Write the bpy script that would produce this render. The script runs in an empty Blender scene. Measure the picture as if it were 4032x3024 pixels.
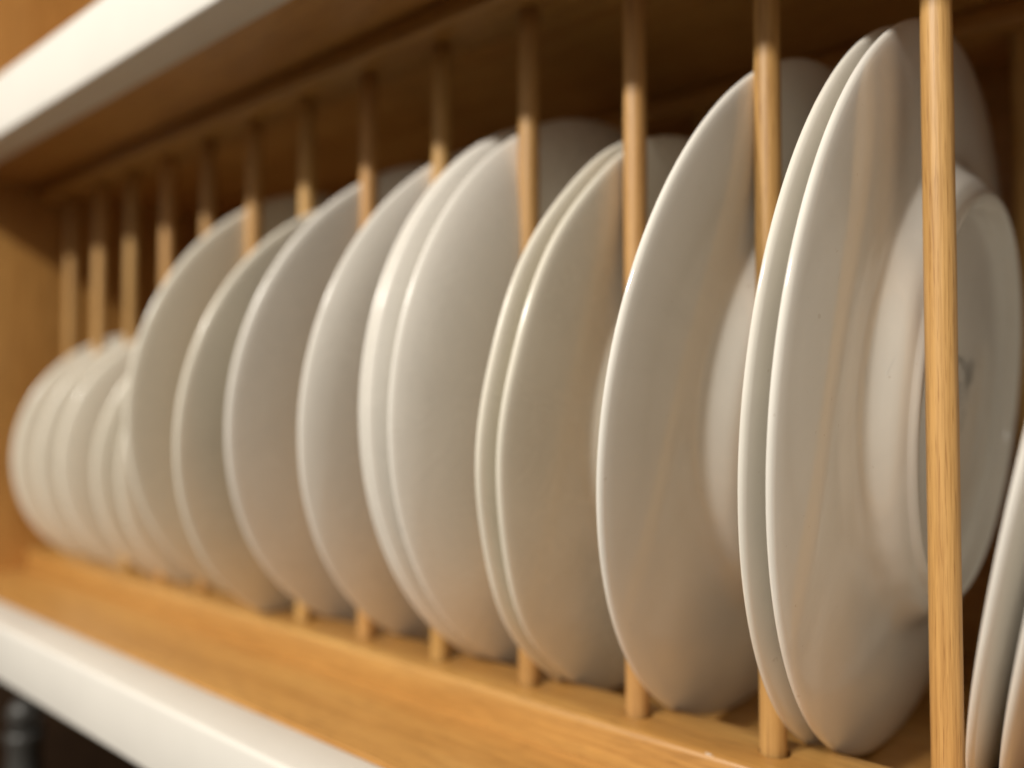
import bpy, bmesh, math, random
from mathutils import Vector, Matrix

random.seed(7)
scene = bpy.context.scene
COL = scene.collection
G = 1.25                      # one layout unit in metres; the layout is measured from the lens
R = math.radians

# ------------------------------------------------------------------ camera
F_PX, VPX, HOR = 3184.0, -1746.0, 1605.0       # focal length and vanishing point, in pixels of a 4032 wide picture
pitch = math.atan((HOR - 1512) / F_PX)
psi = math.pi / 2 - math.atan((2016 - VPX) / math.hypot(F_PX, HOR - 1512))
a = Vector((-math.sin(psi), math.cos(psi), 0)); rt = Vector((math.cos(psi), math.sin(psi), 0))
fw = a * math.cos(pitch) + Vector((0, 0, math.sin(pitch)))
up = -a * math.sin(pitch) + Vector((0, 0, math.cos(pitch)))
cam = bpy.data.cameras.new('camera'); camo = bpy.data.objects.new('camera', cam); COL.objects.link(camo)
m = Matrix((rt, up, -fw)).transposed().to_4x4(); camo.matrix_world = m
cam.sensor_width = 36.0; cam.lens = F_PX / 4032 * 36.0
cam.clip_start = 0.01; cam.clip_end = 100
cam.dof.use_dof = True; cam.dof.focus_distance = 0.179 * G; cam.dof.aperture_fstop = cam.lens * 1e-3 / (0.0063 * G)
scene.camera = camo

# ------------------------------------------------------------------ light
scene.view_settings.view_transform = 'Standard'; scene.view_settings.look = 'None'
scene.view_settings.exposure = 0.12; scene.view_settings.gamma = 1.0
w = bpy.data.worlds.new('World'); scene.world = w; w.use_nodes = True
# the dim room: warm walls and ceiling, darker towards the worktop and floor
wn = w.node_tree; bg = wn.nodes['Background']; bg.inputs['Strength'].default_value = 0.50
wt = wn.nodes.new('ShaderNodeTexCoord'); ws = wn.nodes.new('ShaderNodeSeparateXYZ'); wr = wn.nodes.new('ShaderNodeValToRGB')
wm = wn.nodes.new('ShaderNodeMapRange'); wm.inputs['From Min'].default_value = -1.0
wn.links.new(wt.outputs['Generated'], ws.inputs[0]); wn.links.new(ws.outputs['Z'], wm.inputs['Value']); wn.links.new(wm.outputs[0], wr.inputs[0])
wr.color_ramp.elements[0].position = 0.42; wr.color_ramp.elements[0].color = (0.07, 0.045, 0.028, 1)
wr.color_ramp.elements[1].position = 0.58; wr.color_ramp.elements[1].color = (1.0, 0.87, 0.70, 1)
wn.links.new(wr.outputs[0], bg.inputs['Color'])
def lamp(name, kind, loc, target, power, color, size):
    l = bpy.data.lights.new(name, kind); l.energy = power; l.color = color
    if kind == 'AREA': l.shape = 'DISK'; l.size = size
    else: l.shadow_soft_size = size
    o = bpy.data.objects.new(name, l); COL.objects.link(o); o.location = loc
    o.rotation_euler = (Vector(target) - Vector(loc)).to_track_quat('-Z', 'Y').to_euler()
    return o
TGT = Vector((-0.25, 0.25, 0.0))
for lx, pw in ((-0.56, 57), (-0.18, 49)):                    # small ceiling lamp at left; at right a fill added to brighten plate wells
    lamp('key_fill_lamp', 'POINT', (lx, -1.10, 0.88), TGT, pw, (1.0, 0.955, 0.875), 0.044)

# ------------------------------------------------------------------ materials
def nodes(name):
    mt = bpy.data.materials.new(name); mt.use_nodes = True
    nt = mt.node_tree; return mt, nt, nt.nodes['Principled BSDF']
def N(nt, t, **kw):
    n = nt.nodes.new(t)
    for k, v in kw.items():
        if k in n.inputs: n.inputs[k].default_value = v
        else: setattr(n, k, v)
    return n
def ramp(nt, stops):
    n = nt.nodes.new('ShaderNodeValToRGB'); cr = n.color_ramp
    while len(cr.elements) < len(stops): cr.elements.new(0.5)
    for e, (p, c) in zip(cr.elements, stops): e.position = p; e.color = (*c, 1)
    return n
def wood(name, light, mid, dark, axis, rough=0.42, coat=0.25, pores=1.0, seed=0.0):
    mt, nt, b = nodes(name); L = nt.links
    tc = N(nt, 'ShaderNodeTexCoord'); oi = N(nt, 'ShaderNodeObjectInfo')
    off = N(nt, 'ShaderNodeVectorMath', operation='SCALE'); off.inputs[0].default_value = (7.3, 3.1, 5.7)
    L.new(oi.outputs['Random'], off.inputs['Scale'])
    add = N(nt, 'ShaderNodeVectorMath', operation='ADD'); L.new(tc.outputs['Object'], add.inputs[0]); L.new(off.outputs[0], add.inputs[1])
    def mapped(long, cross):
        mp = N(nt, 'ShaderNodeMapping'); s = [cross] * 3; s[axis] = long
        mp.inputs['Scale'].default_value = s; mp.inputs['Location'].default_value = (seed, seed * 2, seed * 3)
        L.new(add.outputs[0], mp.inputs['Vector']); return mp
    n1 = N(nt, 'ShaderNodeTexNoise', Scale=1.0, Detail=5.0, Roughness=0.6, Distortion=0.6); L.new(mapped(3.0, 55).outputs[0], n1.inputs['Vector'])
    n2 = N(nt, 'ShaderNodeTexNoise', Scale=1.0, Detail=3.0, Roughness=0.7); L.new(mapped(22, 900).outputs[0], n2.inputs['Vector'])
    n3 = N(nt, 'ShaderNodeTexNoise', Scale=1.0, Detail=2.0, Roughness=0.5); L.new(mapped(75, 2100).outputs[0], n3.inputs['Vector'])
    r1 = ramp(nt, [(0.25, dark), (0.5, mid), (0.75, light)]); L.new(n1.outputs['Fac'], r1.inputs[0])
    r2 = ramp(nt, [(0.32, (0.72, 0.66, 0.58)), (0.55, (1, 1, 1)), (0.75, (1.12, 1.13, 1.15))]); L.new(n2.outputs['Fac'], r2.inputs[0])
    mx = N(nt, 'ShaderNodeMix', data_type='RGBA', blend_type='MULTIPLY'); mx.inputs[0].default_value = 0.9
    L.new(r1.outputs[0], mx.inputs[6]); L.new(r2.outputs[0], mx.inputs[7])
    v = 1 - 0.5 * pores
    r3 = ramp(nt, [(0.30, (v, v * 0.90, v * 0.78)), (0.42, (1, 1, 1))]); L.new(n3.outputs['Fac'], r3.inputs[0])
    mx2 = N(nt, 'ShaderNodeMix', data_type='RGBA', blend_type='MULTIPLY'); mx2.inputs[0].default_value = 1.0
    L.new(mx.outputs[2], mx2.inputs[6]); L.new(r3.outputs[0], mx2.inputs[7])
    hs = N(nt, 'ShaderNodeHueSaturation'); mr = N(nt, 'ShaderNodeMapRange'); mr.inputs['To Min'].default_value = 0.9; mr.inputs['To Max'].default_value = 1.1
    L.new(oi.outputs['Random'], mr.inputs['Value']); mh = N(nt, 'ShaderNodeMapRange'); mh.inputs['To Min'].default_value = 0.504; mh.inputs['To Max'].default_value = 0.494
    mf = N(nt, 'ShaderNodeMath', operation='FRACT'); mm = N(nt, 'ShaderNodeMath', operation='MULTIPLY'); mm.inputs[1].default_value = 17.31
    L.new(oi.outputs['Random'], mm.inputs[0]); L.new(mm.outputs[0], mf.inputs[0]); L.new(mf.outputs[0], mh.inputs['Value']); L.new(mh.outputs[0], hs.inputs['Hue'])
    L.new(mr.outputs[0], hs.inputs['Value']); L.new(mx2.outputs[2], hs.inputs['Color'])
    L.new(hs.outputs[0], b.inputs['Base Color'])
    b.inputs['Roughness'].default_value = rough; b.inputs['Coat Weight'].default_value = coat; b.inputs['Coat Roughness'].default_value = 0.25
    bp = N(nt, 'ShaderNodeBump', Strength=0.35, Distance=0.0006); L.new(n2.outputs['Fac'], bp.inputs['Height']); L.new(bp.outputs[0], b.inputs['Normal'])
    return mt
PINE_X = wood('pine_along_x', (0.63, 0.37, 0.110), (0.54, 0.285, 0.074), (0.45, 0.22, 0.050), 0, coat=0.35)
PINE_Z = wood('pine_along_z', (0.62, 0.35, 0.11), (0.54, 0.28, 0.078), (0.46, 0.22, 0.053), 2)
PINE_Y = wood('pine_along_y', (0.62, 0.35, 0.11), (0.54, 0.28, 0.078), (0.46, 0.22, 0.053), 1)
DOWEL = wood('dowel_wood', (0.61, 0.37, 0.135), (0.545, 0.31, 0.1), (0.46, 0.245, 0.071), 2, rough=0.5, coat=0.1, pores=0.6, seed=1.7)

def ceramic(name, col, rough=0.10, dirt=0.25):
    mt, nt, b = nodes(name); L = nt.links
    tc = N(nt, 'ShaderNodeTexCoord'); oi = N(nt, 'ShaderNodeObjectInfo')
    add = N(nt, 'ShaderNodeVectorMath', operation='ADD'); L.new(tc.outputs['Object'], add.inputs[0]); L.new(oi.outputs['Random'], add.inputs[1])
    n = N(nt, 'ShaderNodeTexNoise', Scale=14.0, Detail=4.0, Roughness=0.6, Distortion=1.2); L.new(add.outputs[0], n.inputs['Vector'])
    r = ramp(nt, [(0.35, tuple(c * 0.94 for c in col)), (0.65, col)]); L.new(n.outputs['Fac'], r.inputs[0])
    sp = N(nt, 'ShaderNodeTexNoise', Scale=420.0, Detail=1.0); L.new(add.outputs[0], sp.inputs['Vector'])
    r2 = ramp(nt, [(0.20, (0.55, 0.46, 0.34)), (0.235, (1, 1, 1))]); L.new(sp.outputs['Fac'], r2.inputs[0])
    mx = N(nt, 'ShaderNodeMix', data_type='RGBA', blend_type='MULTIPLY'); mx.inputs[0].default_value = dirt
    L.new(r.outputs[0], mx.inputs[6]); L.new(r2.outputs[0], mx.inputs[7]); L.new(mx.outputs[2], b.inputs['Base Color'])
    n2 = N(nt, 'ShaderNodeTexNoise', Scale=30.0, Detail=6.0, Roughness=0.65, Distortion=2.0); L.new(add.outputs[0], n2.inputs['Vector'])
    mr = N(nt, 'ShaderNodeMapRange'); mr.inputs['From Min'].default_value = 0.35; mr.inputs['From Max'].default_value = 0.75
    mr.inputs['To Min'].default_value = rough * 0.6; mr.inputs['To Max'].default_value = rough * 2.2
    L.new(n2.outputs['Fac'], mr.inputs['Value']); L.new(mr.outputs[0], b.inputs['Roughness'])
    b.inputs['IOR'].default_value = 1.52
    nb = N(nt, 'ShaderNodeTexNoise', Scale=38.0, Detail=1.0); L.new(add.outputs[0], nb.inputs['Vector'])
    bp = N(nt, 'ShaderNodeBump', Strength=0.018, Distance=0.001); L.new(nb.outputs['Fac'], bp.inputs['Height']); L.new(bp.outputs[0], b.inputs['Normal'])
    return mt
WHITE = ceramic('white_glaze', (0.88, 0.845, 0.775), rough=0.075)
SATIN = ceramic('worn_white_glaze', (0.87, 0.835, 0.765), rough=0.21)
CREAM = ceramic('cream_glaze', (0.86, 0.81, 0.695), rough=0.19)
GREY = ceramic('warm_white_glaze', (0.86, 0.82, 0.735))
def plain(name, col, rough, bump=0.0, **kw):
    mt, nt, b = nodes(name); L = nt.links
    tc = N(nt, 'ShaderNodeTexCoord')
    n = N(nt, 'ShaderNodeTexNoise', Scale=18.0, Detail=5.0); L.new(tc.outputs['Object'], n.inputs['Vector'])
    r = ramp(nt, [(0.3, tuple(c * 0.94 for c in col)), (0.7, col)]); L.new(n.outputs['Fac'], r.inputs[0]); L.new(r.outputs[0], b.inputs['Base Color'])
    b.inputs['Roughness'].default_value = rough
    for k, v in kw.items(): b.inputs[k.replace('_', ' ')].default_value = v
    if bump:
        n2 = N(nt, 'ShaderNodeTexNoise', Scale=160.0, Detail=3.0); L.new(tc.outputs['Object'], n2.inputs['Vector'])
        bp = N(nt, 'ShaderNodeBump', Strength=bump, Distance=0.001); L.new(n2.outputs['Fac'], bp.inputs['Height']); L.new(bp.outputs[0], b.inputs['Normal'])
    return mt
PAINT = plain('white_paint', (0.82, 0.79, 0.73), 0.38, bump=0.10)
DARK = wood('dark_brown_wood', (0.075, 0.040, 0.018), (0.055, 0.028, 0.012), (0.038, 0.018, 0.008), 0, coat=0.0, rough=0.6)  # much darker brown than the pine, used throughout the lower compartment
PINE_SHADE = wood('pine_shade_darkened', (0.44, 0.24, 0.062), (0.37, 0.185, 0.042), (0.30, 0.138, 0.028), 0, coat=0.2)  # back panel pine, its colour darkened to stand in for interior shade
STAMP = plain('grey_print', (0.24, 0.23, 0.215), 0.4)
GLASS = plain('smoky_glass', (0.15, 0.145, 0.135), 0.35, Transmission_Weight=0.6, IOR=1.45)

# ------------------------------------------------------------------ helpers
def link(name, me, mat=None, parent=None, smooth=False):
    o = bpy.data.objects.new(name, me); COL.objects.link(o)
    if mat: me.materials.clear(); me.materials.append(mat)
    if parent: o.parent = parent
    if smooth:
        for p in me.polygons: p.use_smooth = True
    return o
def box(x0, x1, y0, y1, z0, z1, bev=0.0, seg=3):
    """a box in layout units, edges rounded"""
    bm = bmesh.new(); bmesh.ops.create_cube(bm, size=1.0)
    for v in bm.verts:
        v.co = Vector(((x0 + x1) / 2 + v.co.x * (x1 - x0), (y0 + y1) / 2 + v.co.y * (y1 - y0), (z0 + z1) / 2 + v.co.z * (z1 - z0))) * G
    if bev: bmesh.ops.bevel(bm, geom=bm.edges[:], offset=bev * G, segments=seg, affect='EDGES', profile=0.5)
    me = bpy.data.meshes.new('box'); bm.to_mesh(me); bm.free()
    return me
def smooth_by_angle(o, deg=40):
    me = o.data
    for p in me.polygons: p.use_smooth = True
    try: me.set_sharp_from_angle(angle=R(deg))
    except Exception: pass
def part(name, me, mat, parent):
    o = link(name, me, mat, parent); smooth_by_angle(o); return o
def lathe(profile, seg, wob=None):
    """profile of (radius, height) turned about local z; a closed loop when it ends off the axis"""
    bm = bmesh.new(); rings = []
    for r, h in profile:
        if r < 1e-7: rings.append([bm.verts.new((0, 0, h))]); continue
        ring = []
        for i in range(seg):
            t = 2 * math.pi * i / seg; rr = r * (1 + (wob(t, r) if wob else 0))
            ring.append(bm.verts.new((rr * math.cos(t), rr * math.sin(t), h)))
        rings.append(ring)
    for A, B in zip(rings[:-1], rings[1:]):
        for i in range(seg):
            j = (i + 1) % seg
            if len(A) == 1 and len(B) == 1: break
            if len(A) == 1: bm.faces.new((A[0], B[i], B[j]))
            elif len(B) == 1: bm.faces.new((A[i], B[0], A[j]))
            else: bm.faces.new((A[i], B[i], B[j], A[j]))
    bmesh.ops.remove_doubles(bm, verts=bm.verts[:], dist=1e-7)
    bmesh.ops.recalc_face_normals(bm, faces=bm.faces[:])
    me = bpy.data.meshes.new('lathe'); bm.to_mesh(me); bm.free()
    for p in me.polygons: p.use_smooth = True
    return me

# ------------------------------------------------------------------ the cabinet
F0, F1 = 0.137, 0.156          # front and back of the painted face rails
XL, XR = -0.575, 0.30          # inside faces of the side panels
YB = 0.385                     # back panel
ZF = -0.1026                   # the shelf the plates stand on
ZC = 0.143                     # underside of the shelf above
DY, DX0, DS = 0.209, -0.0454, 0.0414
cab = bpy.data.objects.new('plate_rack', None); COL.objects.link(cab); cab.location = (XL * G / 2, F0 * G, -0.34 * G)
cab['label'] = 'built-in pine plate rack with round dowels and white painted front rails'; cab['category'] = 'plate rack'
bpy.context.view_layer.update()
INV = cab.matrix_world.inverted()
def cpart(name, me, mat):
    o = part(name, me, mat, cab); o.matrix_parent_inverse = INV; return o
cpart('white_rail', box(XL - 0.03, XR + 0.02, F0, F1 - 0.003, 0.1335, 0.1640, 0.0012), PAINT)
cpart('white_rail', box(XL - 0.03, XR + 0.02, F0, F1, -0.1285, -0.1030, 0.0016), PAINT)
cpart('white_stile', box(XL - 0.07, XL - 0.0302, F0, F1, -0.34, 0.46, 0.0012), PAINT)
for z0, z1, nm, ms, mb in ((ZF - 0.0148, 0.46, '', PINE_Z, PINE_SHADE), (-0.34, ZF - 0.0150, 'lower_', DARK, DARK)):
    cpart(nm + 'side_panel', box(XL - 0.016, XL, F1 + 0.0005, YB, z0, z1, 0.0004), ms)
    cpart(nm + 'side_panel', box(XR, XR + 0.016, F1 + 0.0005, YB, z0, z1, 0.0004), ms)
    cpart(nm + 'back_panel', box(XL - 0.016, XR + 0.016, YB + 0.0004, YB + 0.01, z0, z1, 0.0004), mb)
cpart('shelf_board', box(XL + 0.0003, XR - 0.0003, F1 + 0.0005, YB, ZF - 0.015, ZF, 0.0006), PINE_X)
cpart('shelf_board', box(XL + 0.0003, XR - 0.0003, F1 + 0.0005, YB, ZC, ZC + 0.018, 0.0006), PINE_X)
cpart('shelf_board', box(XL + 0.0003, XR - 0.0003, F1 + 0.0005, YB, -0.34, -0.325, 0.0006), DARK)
cpart('top_board', box(XL - 0.016, XR + 0.016, F0, YB + 0.01, 0.4605, 0.475, 0.0006), PINE_X)

def bored(me, centres, z0, z1, r):
    """bore the dowel holes out of a rail"""
    a_ = bpy.data.objects.new('rail_blank', me); COL.objects.link(a_)
    bm = bmesh.new()
    for x, y in centres:
        bmesh.ops.create_cone(bm, cap_ends=True, segments=28, radius1=r * G, radius2=r * G, depth=(z1 - z0) * G,
                              matrix=Matrix.Translation(Vector((x, y, (z0 + z1) / 2)) * G))
    cm = bpy.data.meshes.new('bores'); bm.to_mesh(cm); bm.free()
    c_ = bpy.data.objects.new('bores', cm); COL.objects.link(c_)
    md = a_.modifiers.new('b', 'BOOLEAN'); md.object = c_; md.operation = 'DIFFERENCE'; md.solver = 'EXACT'
    dg = bpy.context.evaluated_depsgraph_get()
    out = bpy.data.meshes.new_from_object(a_.evaluated_get(dg))
    bpy.data.objects.remove(a_); bpy.data.objects.remove(c_)
    return out
DR = 0.0035
dx = [DX0 - DS * i for i in range(-5, 13)]
RZ = -0.0905
RYB = 0.335
cpart('bottom_rail', bored(box(XL + 0.0006, XR - 0.0006, 0.1965, 0.2205, ZF - 0.0060, RZ, 0.0020), [(x + 0.0004, DY - 0.0001) for x in dx], RZ - 0.008, RZ + 0.01, DR + 0.0007), PINE_X)
cpart('top_rail', box(XL + 0.0006, XR - 0.0006, 0.1965, 0.2205, 0.1340, ZC - 0.0002, 0.0020), PINE_X)
cpart('bottom_rail', box(XL + 0.0006, XR - 0.0006, RYB - 0.011, RYB + 0.011, ZF - 0.004, ZF + 0.0008, 0.0004), PINE_X)
cpart('top_rail', box(XL + 0.0006, XR - 0.0006, RYB - 0.011, RYB + 0.011, 0.1340, ZC - 0.0002, 0.0020), PINE_X)
dprof = [(0, 0), (DR * 0.9, 0), (DR, DR * 0.12)]
L_ = 0.1345 - (RZ - 0.0075)
for k in range(1, 24): dprof.append((DR * (1 + 0.012 * math.sin(k * 2.1) * math.sin(k * 0.7)), DR * 0.12 + (L_ - DR * 0.12) * k / 24))
dprof += [(DR, L_), (0, L_)]
dmesh = lathe([(r * G, h * G) for r, h in dprof], 28); dmesh.materials.append(DOWEL)
proto = None
for row, y in ((0, DY), (1, RYB)):
    for x in dx:
        if proto is None: d = proto = bpy.data.objects.new('dowel', dmesh)
        else: d = proto.copy()
        COL.objects.link(d); d.parent = cab; d.matrix_parent_inverse = INV
        zz = RZ - 0.0075 if row == 0 else ZF - 0.0005
        d.matrix_basis = Matrix.Translation(Vector((x, y, zz)) * G) @ Matrix.Rotation(random.uniform(0, 6.28), 4, 'Z') @ Matrix.Diagonal((1, 1, 1 if row == 0 else 1.051, 1))
# a fleck of white paint left on the rail
bm = bmesh.new()
for i in range(4):
    c = Vector((-0.0985 - 0.0006 * i + random.uniform(-0.0004, 0.0004), 0.1972 + random.uniform(-0.0002, 0.0006), RZ - 0.0006 + random.uniform(-0.0004, 0.0004))) * G
    bmesh.ops.create_icosphere(bm, subdivisions=1, radius=random.uniform(0.0002, 0.0004) * G, matrix=Matrix.Translation(c))
me = bpy.data.meshes.new('fleck'); bm.to_mesh(me); bm.free()
cpart('paint_fleck', me, PAINT)

# ------------------------------------------------------------------ plates
def coupe_mesh(Rp, seg=160):
    prof = [(1.0, 0.0003), (0.9965, 0.0010), (0.987, 0.0018), (0.95, 0.0040), (0.90, 0.0060), (0.84, 0.0079), (0.78, 0.0093), (0.72, 0.0103), (0.66, 0.0111), (0.60, 0.0117),
            (0.575, 0.0121), (0.565, 0.0130), (0.558, 0.0140), (0.548, 0.0143), (0.538, 0.0140), (0.53, 0.0130), (0.52, 0.0120), (0.45, 0.0116), (0, 0.0115),
            (0, 0.0087), (0.4, 0.0087), (0.6, 0.0084), (0.72, 0.0074), (0.84, 0.0050), (0.92, 0.0024), (0.975, 0.0001), (0.99, -0.0004), (0.998, -0.0002)]
    prof = [(r * Rp * G, h * G) for r, h in prof]
    return lathe(prof + [prof[0]], seg)
def plate_mesh(Rp, depth=1.0, th=0.0026, foot=0.555, flange=0.640, wob=None, seg=160):
    d = depth
    back = [(1.0, 0.0003), (0.9965, 0.0010), (0.989, 0.0015), (0.975, 0.0020)]
    for k, h_ in enumerate((0.00235, 0.0033, 0.0041, 0.0047, 0.0051, 0.0053, 0.0055)):
        t = (k + 0.25) / 6.5; back.append((0.975 + (flange + 0.03 - 0.975) * t, h_))
    f2 = foot
    back += [(flange + 0.016, 0.0061), (flange + 0.002, 0.0069), (flange - 0.012, 0.0081), (flange - 0.025, 0.0095), (flange - 0.036, 0.0110), (flange - 0.046, 0.0122), (flange - 0.056, 0.0130), (flange - 0.066, 0.0136),
             (f2 + 0.013, 0.0139), (f2 + 0.009, 0.0142), (f2 + 0.004, 0.0150), (f2 - 0.001, 0.0157), (f2 - 0.007, 0.0160), (f2 - 0.014, 0.0160), (f2 - 0.02, 0.0156),
             (f2 - 0.025, 0.0144), (f2 - 0.030, 0.0126), (f2 - 0.038, 0.0112), (f2 - 0.055, 0.0105), (f2 * 0.6, 0.0101), (f2 * 0.25, 0.0099), (0, 0.0098)]
    front = [(0, 0.0068), (0.3, 0.0070), (0.47, 0.0072), (flange - 0.09, 0.0076), (flange - 0.05, 0.0066), (flange - 0.02, 0.0046), (flange + 0.02, 0.0030),
             (0.80, 0.0018), (0.92, 0.0002), (0.975, -0.0003), (0.992, -0.0005), (0.9985, -0.0003)]
    prof = [(r * Rp * G, h * d * G) for r, h in back + front]
    bm_ = lathe(prof + [prof[0]], seg, wob)
    return bm_
BIG = plate_mesh(0.107)
COUPE = coupe_mesh(0.107)
SCAL = plate_mesh(0.100, wob=lambda t, r: 0.0035 * math.sin(11 * t) * max(0, (r / (0.1 * G) - 0.9) / 0.1))
MED = plate_mesh(0.100)
SMALL = plate_mesh(0.0755, depth=0.9, foot=0.58)
def place(o, Rp, xb, lean, yc, yaw):
    al, yw = R(lean), R(yaw)
    ez = Vector((math.sin(al), 0, math.cos(al))); ey = Vector((-math.sin(yw), math.cos(yw), 0))
    ax = ey.cross(ez).normalized(); ey = ez.cross(ax).normalized()
    c = Vector((xb, yc, ZF + 0.0001)) + ez * Rp
    M = Matrix((ey, ez, ax)).transposed().to_4x4()      # local z is the plate's axis, pointing to its underside
    M.translation = c * G
    o.matrix_world = M @ Matrix.Rotation(random.uniform(0, 6.28), 4, 'Z')
P = [
 ('BIG', WHITE, -0.0455, 13.3, 0.2690, 0.0, 'steeply leaning white plate just right of the nearest dowel, cut by the right edge'),
 ('BIG', WHITE, -0.0392, 13.3, 0.2690, 0.0, 'white plate rim at the bottom right corner, rightmost of all the plates'),
 ('BIG', WHITE, -0.0754, 5.8, 0.2689, -1.3, 'large sharp white plate with grey backstamp, its foot ring behind the nearest dowel'),
 ('BIG', GREY, -0.0834, 6.3, 0.2688, -0.7, 'white plate nested close behind the sharp backstamped plate, covering the second dowel'),
 ('BIG', WHITE, -0.1234, 9.7, 0.2673, -1.0, 'white plate standing alone between the second and third nearest dowels'),
 ('SCAL', CREAM, -0.1626, 8.1, 0.2663, 2.0, 'wavy-rimmed cream plate, right one of the pair just left of the third nearest dowel'),
 ('SCAL', CREAM, -0.1663, 7.7, 0.2643, 1.1, 'wavy-rimmed cream plate, left one of the pair just left of the third nearest dowel'),
 ('COUPE', SATIN, -0.1942, 5.5, 0.2685, -0.7, 'right white plate of the blurred tight stack of three at mid rack'),
 ('COUPE', SATIN, -0.2000, 3.9, 0.2670, -0.6, 'middle white plate of the blurred tight stack of three at mid rack'),
 ('COUPE', SATIN, -0.2032, 3.8, 0.2670, -0.6, 'left white plate of the blurred tight stack of three at mid rack'),
 ('COUPE', SATIN, -0.2476, 9.2, 0.2681, 0.4, 'single white plate directly left of the stack of three plates'),
 ('BIG', SATIN, -0.2893, 10.6, 0.2658, -1.0, 'single white plate, second to the left of the stack of three plates'),
 ('MED', CREAM, -0.3238, 9.4, 0.2519, 6.0, 'smaller cream plate squeezed between two larger plates, left half of the rack'),
 ('BIG', CREAM, -0.3687, 7.7, 0.2632, 3.2, 'leftmost of the large plates, pale cream, next to the row of small plates'),
 ('SMALL', CREAM, -0.4060, 5.6, 0.2500, 2.0, 'small cream plate at the right end of the small row, against the large plates'),
 ('SMALL', CREAM, -0.4300, 7.0, 0.2490, 0.0, 'small cream plate, second from the right in the row of small plates'),
 ('SMALL', CREAM, -0.4650, 4.5, 0.2475, -1.5, 'small cream plate in the middle of the row of small plates'),
 ('SMALL', CREAM, -0.4990, 6.4, 0.2480, -2.0, 'small cream plate, second from the left end of the rack'),
 ('SMALL', CREAM, -0.5323, 5.6, 0.2476, -2.0, 'leftmost small cream plate, nearest the orange side panel'),
]
MESH = {'COUPE': (COUPE, 0.107), 'BIG': (BIG, 0.107), 'SCAL': (SCAL, 0.100), 'MED': (MED, 0.100), 'SMALL': (SMALL, 0.0755)}
protos = {}
for kind, mat, xb, lean, yc, yaw, label in P:
    me, Rp = MESH[kind]
    if (kind, mat.name) not in protos:
        m2 = me.copy(); m2.materials.append(mat); o = bpy.data.objects.new('small_plate' if kind == 'SMALL' else 'dinner_plate', m2); protos[(kind, mat.name)] = o
    else: o = protos[(kind, mat.name)].copy()
    COL.objects.link(o); place(o, Rp, xb, lean, yc, yaw)
    o['label'] = label; o['category'] = 'plate'; o['group'] = 'plates standing in the rack'
    if 'backstamp' in label and label.startswith('large sharp'): front_plate = o
# printed mark on the underside of the front plate
bm = bmesh.new()
def quad(cx, cy, w_, h_, rot):
    c, s = math.cos(rot), math.sin(rot)
    vs = [bm.verts.new(((cx + u * c - v * s) * G, (cy + u * s + v * c) * G, 0)) for u, v in ((-w_ / 2, -h_ / 2), (w_ / 2, -h_ / 2), (w_ / 2, h_ / 2), (-w_ / 2, h_ / 2))]
    bm.faces.new(vs)
rs = 0.0115
for i in range(30):
    t = 2 * math.pi * i / 30
    if i % 10 == 9: continue
    quad(rs * math.cos(t), rs * math.sin(t), 0.0008 + 0.0005 * ((i * 7) % 3), 0.0016, t + math.pi / 2)
for i in range(7): quad(0.0135 + 0.0004 * (i % 3), 0.0045 + i * 0.0011, 0.0040 - 0.0005 * abs(i - 3), 0.0009, 0.3)
for i in range(5): quad(-0.001, 0.004 - 0.002 * i, 0.011 - 0.0012 * abs(i - 2), 0.0009, 0)
me = bpy.data.meshes.new('backstamp'); bm.to_mesh(me); bm.free()
st = link('backstamp', me, STAMP, front_plate)
bpy.context.view_layer.update()
inv = front_plate.matrix_world.inverted()
# keep the print upright whatever the plate's turn
upl = inv.to_3x3() @ Vector((0, 0, 1)); ang = math.atan2(upl.y, upl.x) - math.pi / 2
st.matrix_basis = Matrix.Translation((0, 0, 0.01025 * G)) @ Matrix.Rotation(ang, 4, 'Z')

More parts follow.
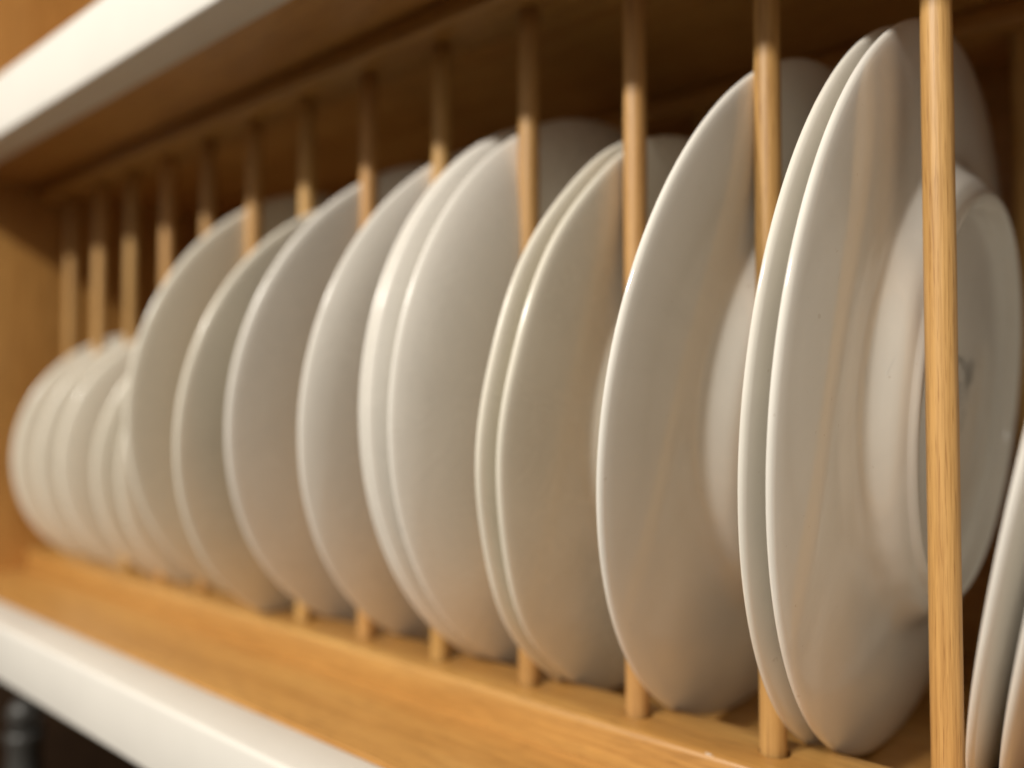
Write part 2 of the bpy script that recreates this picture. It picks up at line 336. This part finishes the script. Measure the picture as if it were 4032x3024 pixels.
# fine knife marks in its glaze
def back_h(r):
    pts = sorted(((v.co.x ** 2 + v.co.y ** 2) ** 0.5, v.co.z) for v in BIG.vertices if abs(v.co.y) < 1e-6 and v.co.x > 0)
    pts = [p_ for p_ in pts if p_[1] > 0.0036 * G or p_[0] > 0.99 * 0.107 * G]
    for (r0, h0), (r1, h1) in zip(pts[:-1], pts[1:]):
        if r0 <= r <= r1 and r1 - r0 > 1e-9: return h0 + (h1 - h0) * (r - r0) / (r1 - r0)
    return pts[-1][1]
bm = bmesh.new()
def mark(pts, wd):
    out = []
    for (y0, z0), (y1, z1) in zip(pts[:-1], pts[1:]):
        for k in range(6):
            out.append((y0 + (y1 - y0) * k / 6, z0 + (z1 - z0) * k / 6))
    out.append(pts[-1]); prev = None
    for i, (y, z) in enumerate(out):
        j = min(i, len(out) - 2); d_ = Vector((out[j + 1][0] - out[j][0], out[j + 1][1] - out[j][1])).normalized()
        ww = wd * math.sin(math.pi * (i + 0.4) / (len(out) + 0.8))
        cur = []
        for sg in (-1, 1):
            py, pz = (y - sg * d_.y * ww) * G, (z + sg * d_.x * ww) * G
            cur.append(bm.verts.new((py, pz, back_h((py * py + pz * pz) ** 0.5) + 0.00006)))
        if prev: bm.faces.new((prev[0], prev[1], cur[1], cur[0]))
        prev = cur
mark([(-0.0840, 0.0330), (-0.0905, 0.0310), (-0.0955, 0.0270), (-0.0990, 0.0210), (-0.1015, 0.0140)], 0.00011)
mark([(-0.0930, 0.0285), (-0.0970, 0.0220), (-0.1000, 0.0140), (-0.1018, 0.0040)], 0.00009)
mark([(-0.0985, 0.0190), (-0.1005, 0.0110), (-0.1015, 0.0020)], 0.00008)
mark([(-0.0700, 0.0075), (-0.0690, 0.0020)], 0.00012)
mark([(-0.0640, 0.0095), (-0.0660, 0.0035)], 0.00012)
me = bpy.data.meshes.new('scratches'); bm.to_mesh(me); bm.free()
sc = link('scratch_mark', me, PAINT, front_plate)
sc.matrix_basis = Matrix.Rotation(math.atan2((inv.to_3x3() @ Vector((0, 0, 1))).y, (inv.to_3x3() @ Vector((0, 0, 1))).x) - math.pi / 2, 4, 'Z')

# ------------------------------------------------------------------ glass bottle in the cupboard below
bt = bpy.data.objects.new('stoppered_bottle', None); COL.objects.link(bt)
bt.location = Vector((-0.500, 0.172, -0.3249)) * G
bt['label'] = 'dim grey glass bottle with round stopper below the lower white rail'; bt['category'] = 'bottle'
prof = [(0, 0), (0.026, 0), (0.029, 0.003), (0.029, 0.075), (0.026, 0.092), (0.016, 0.108), (0.0085, 0.120), (0.0078, 0.138), (0.0095, 0.142), (0.0095, 0.146), (0.006, 0.146), (0.006, 0.12), (0.024, 0.09), (0.026, 0.006), (0, 0.005)]
link('bottle_body', lathe([(r * G, h * G) for r, h in prof], 48), GLASS, bt)
prof = [(0, 0.140), (0.0055, 0.141), (0.0055, 0.147)] + [(0.0088 * math.sin(math.pi * (0.78 - 0.78 * k / 12)), 0.1552 - 0.0088 * math.cos(math.pi * (0.22 + 0.78 * k / 12)) * 1.0) for k in range(13)]
link('stopper', lathe([(max(r, 0) * G if k_ < len(prof) - 1 else 0, h * G) for k_, (r, h) in enumerate(prof)], 40), GLASS, bt)
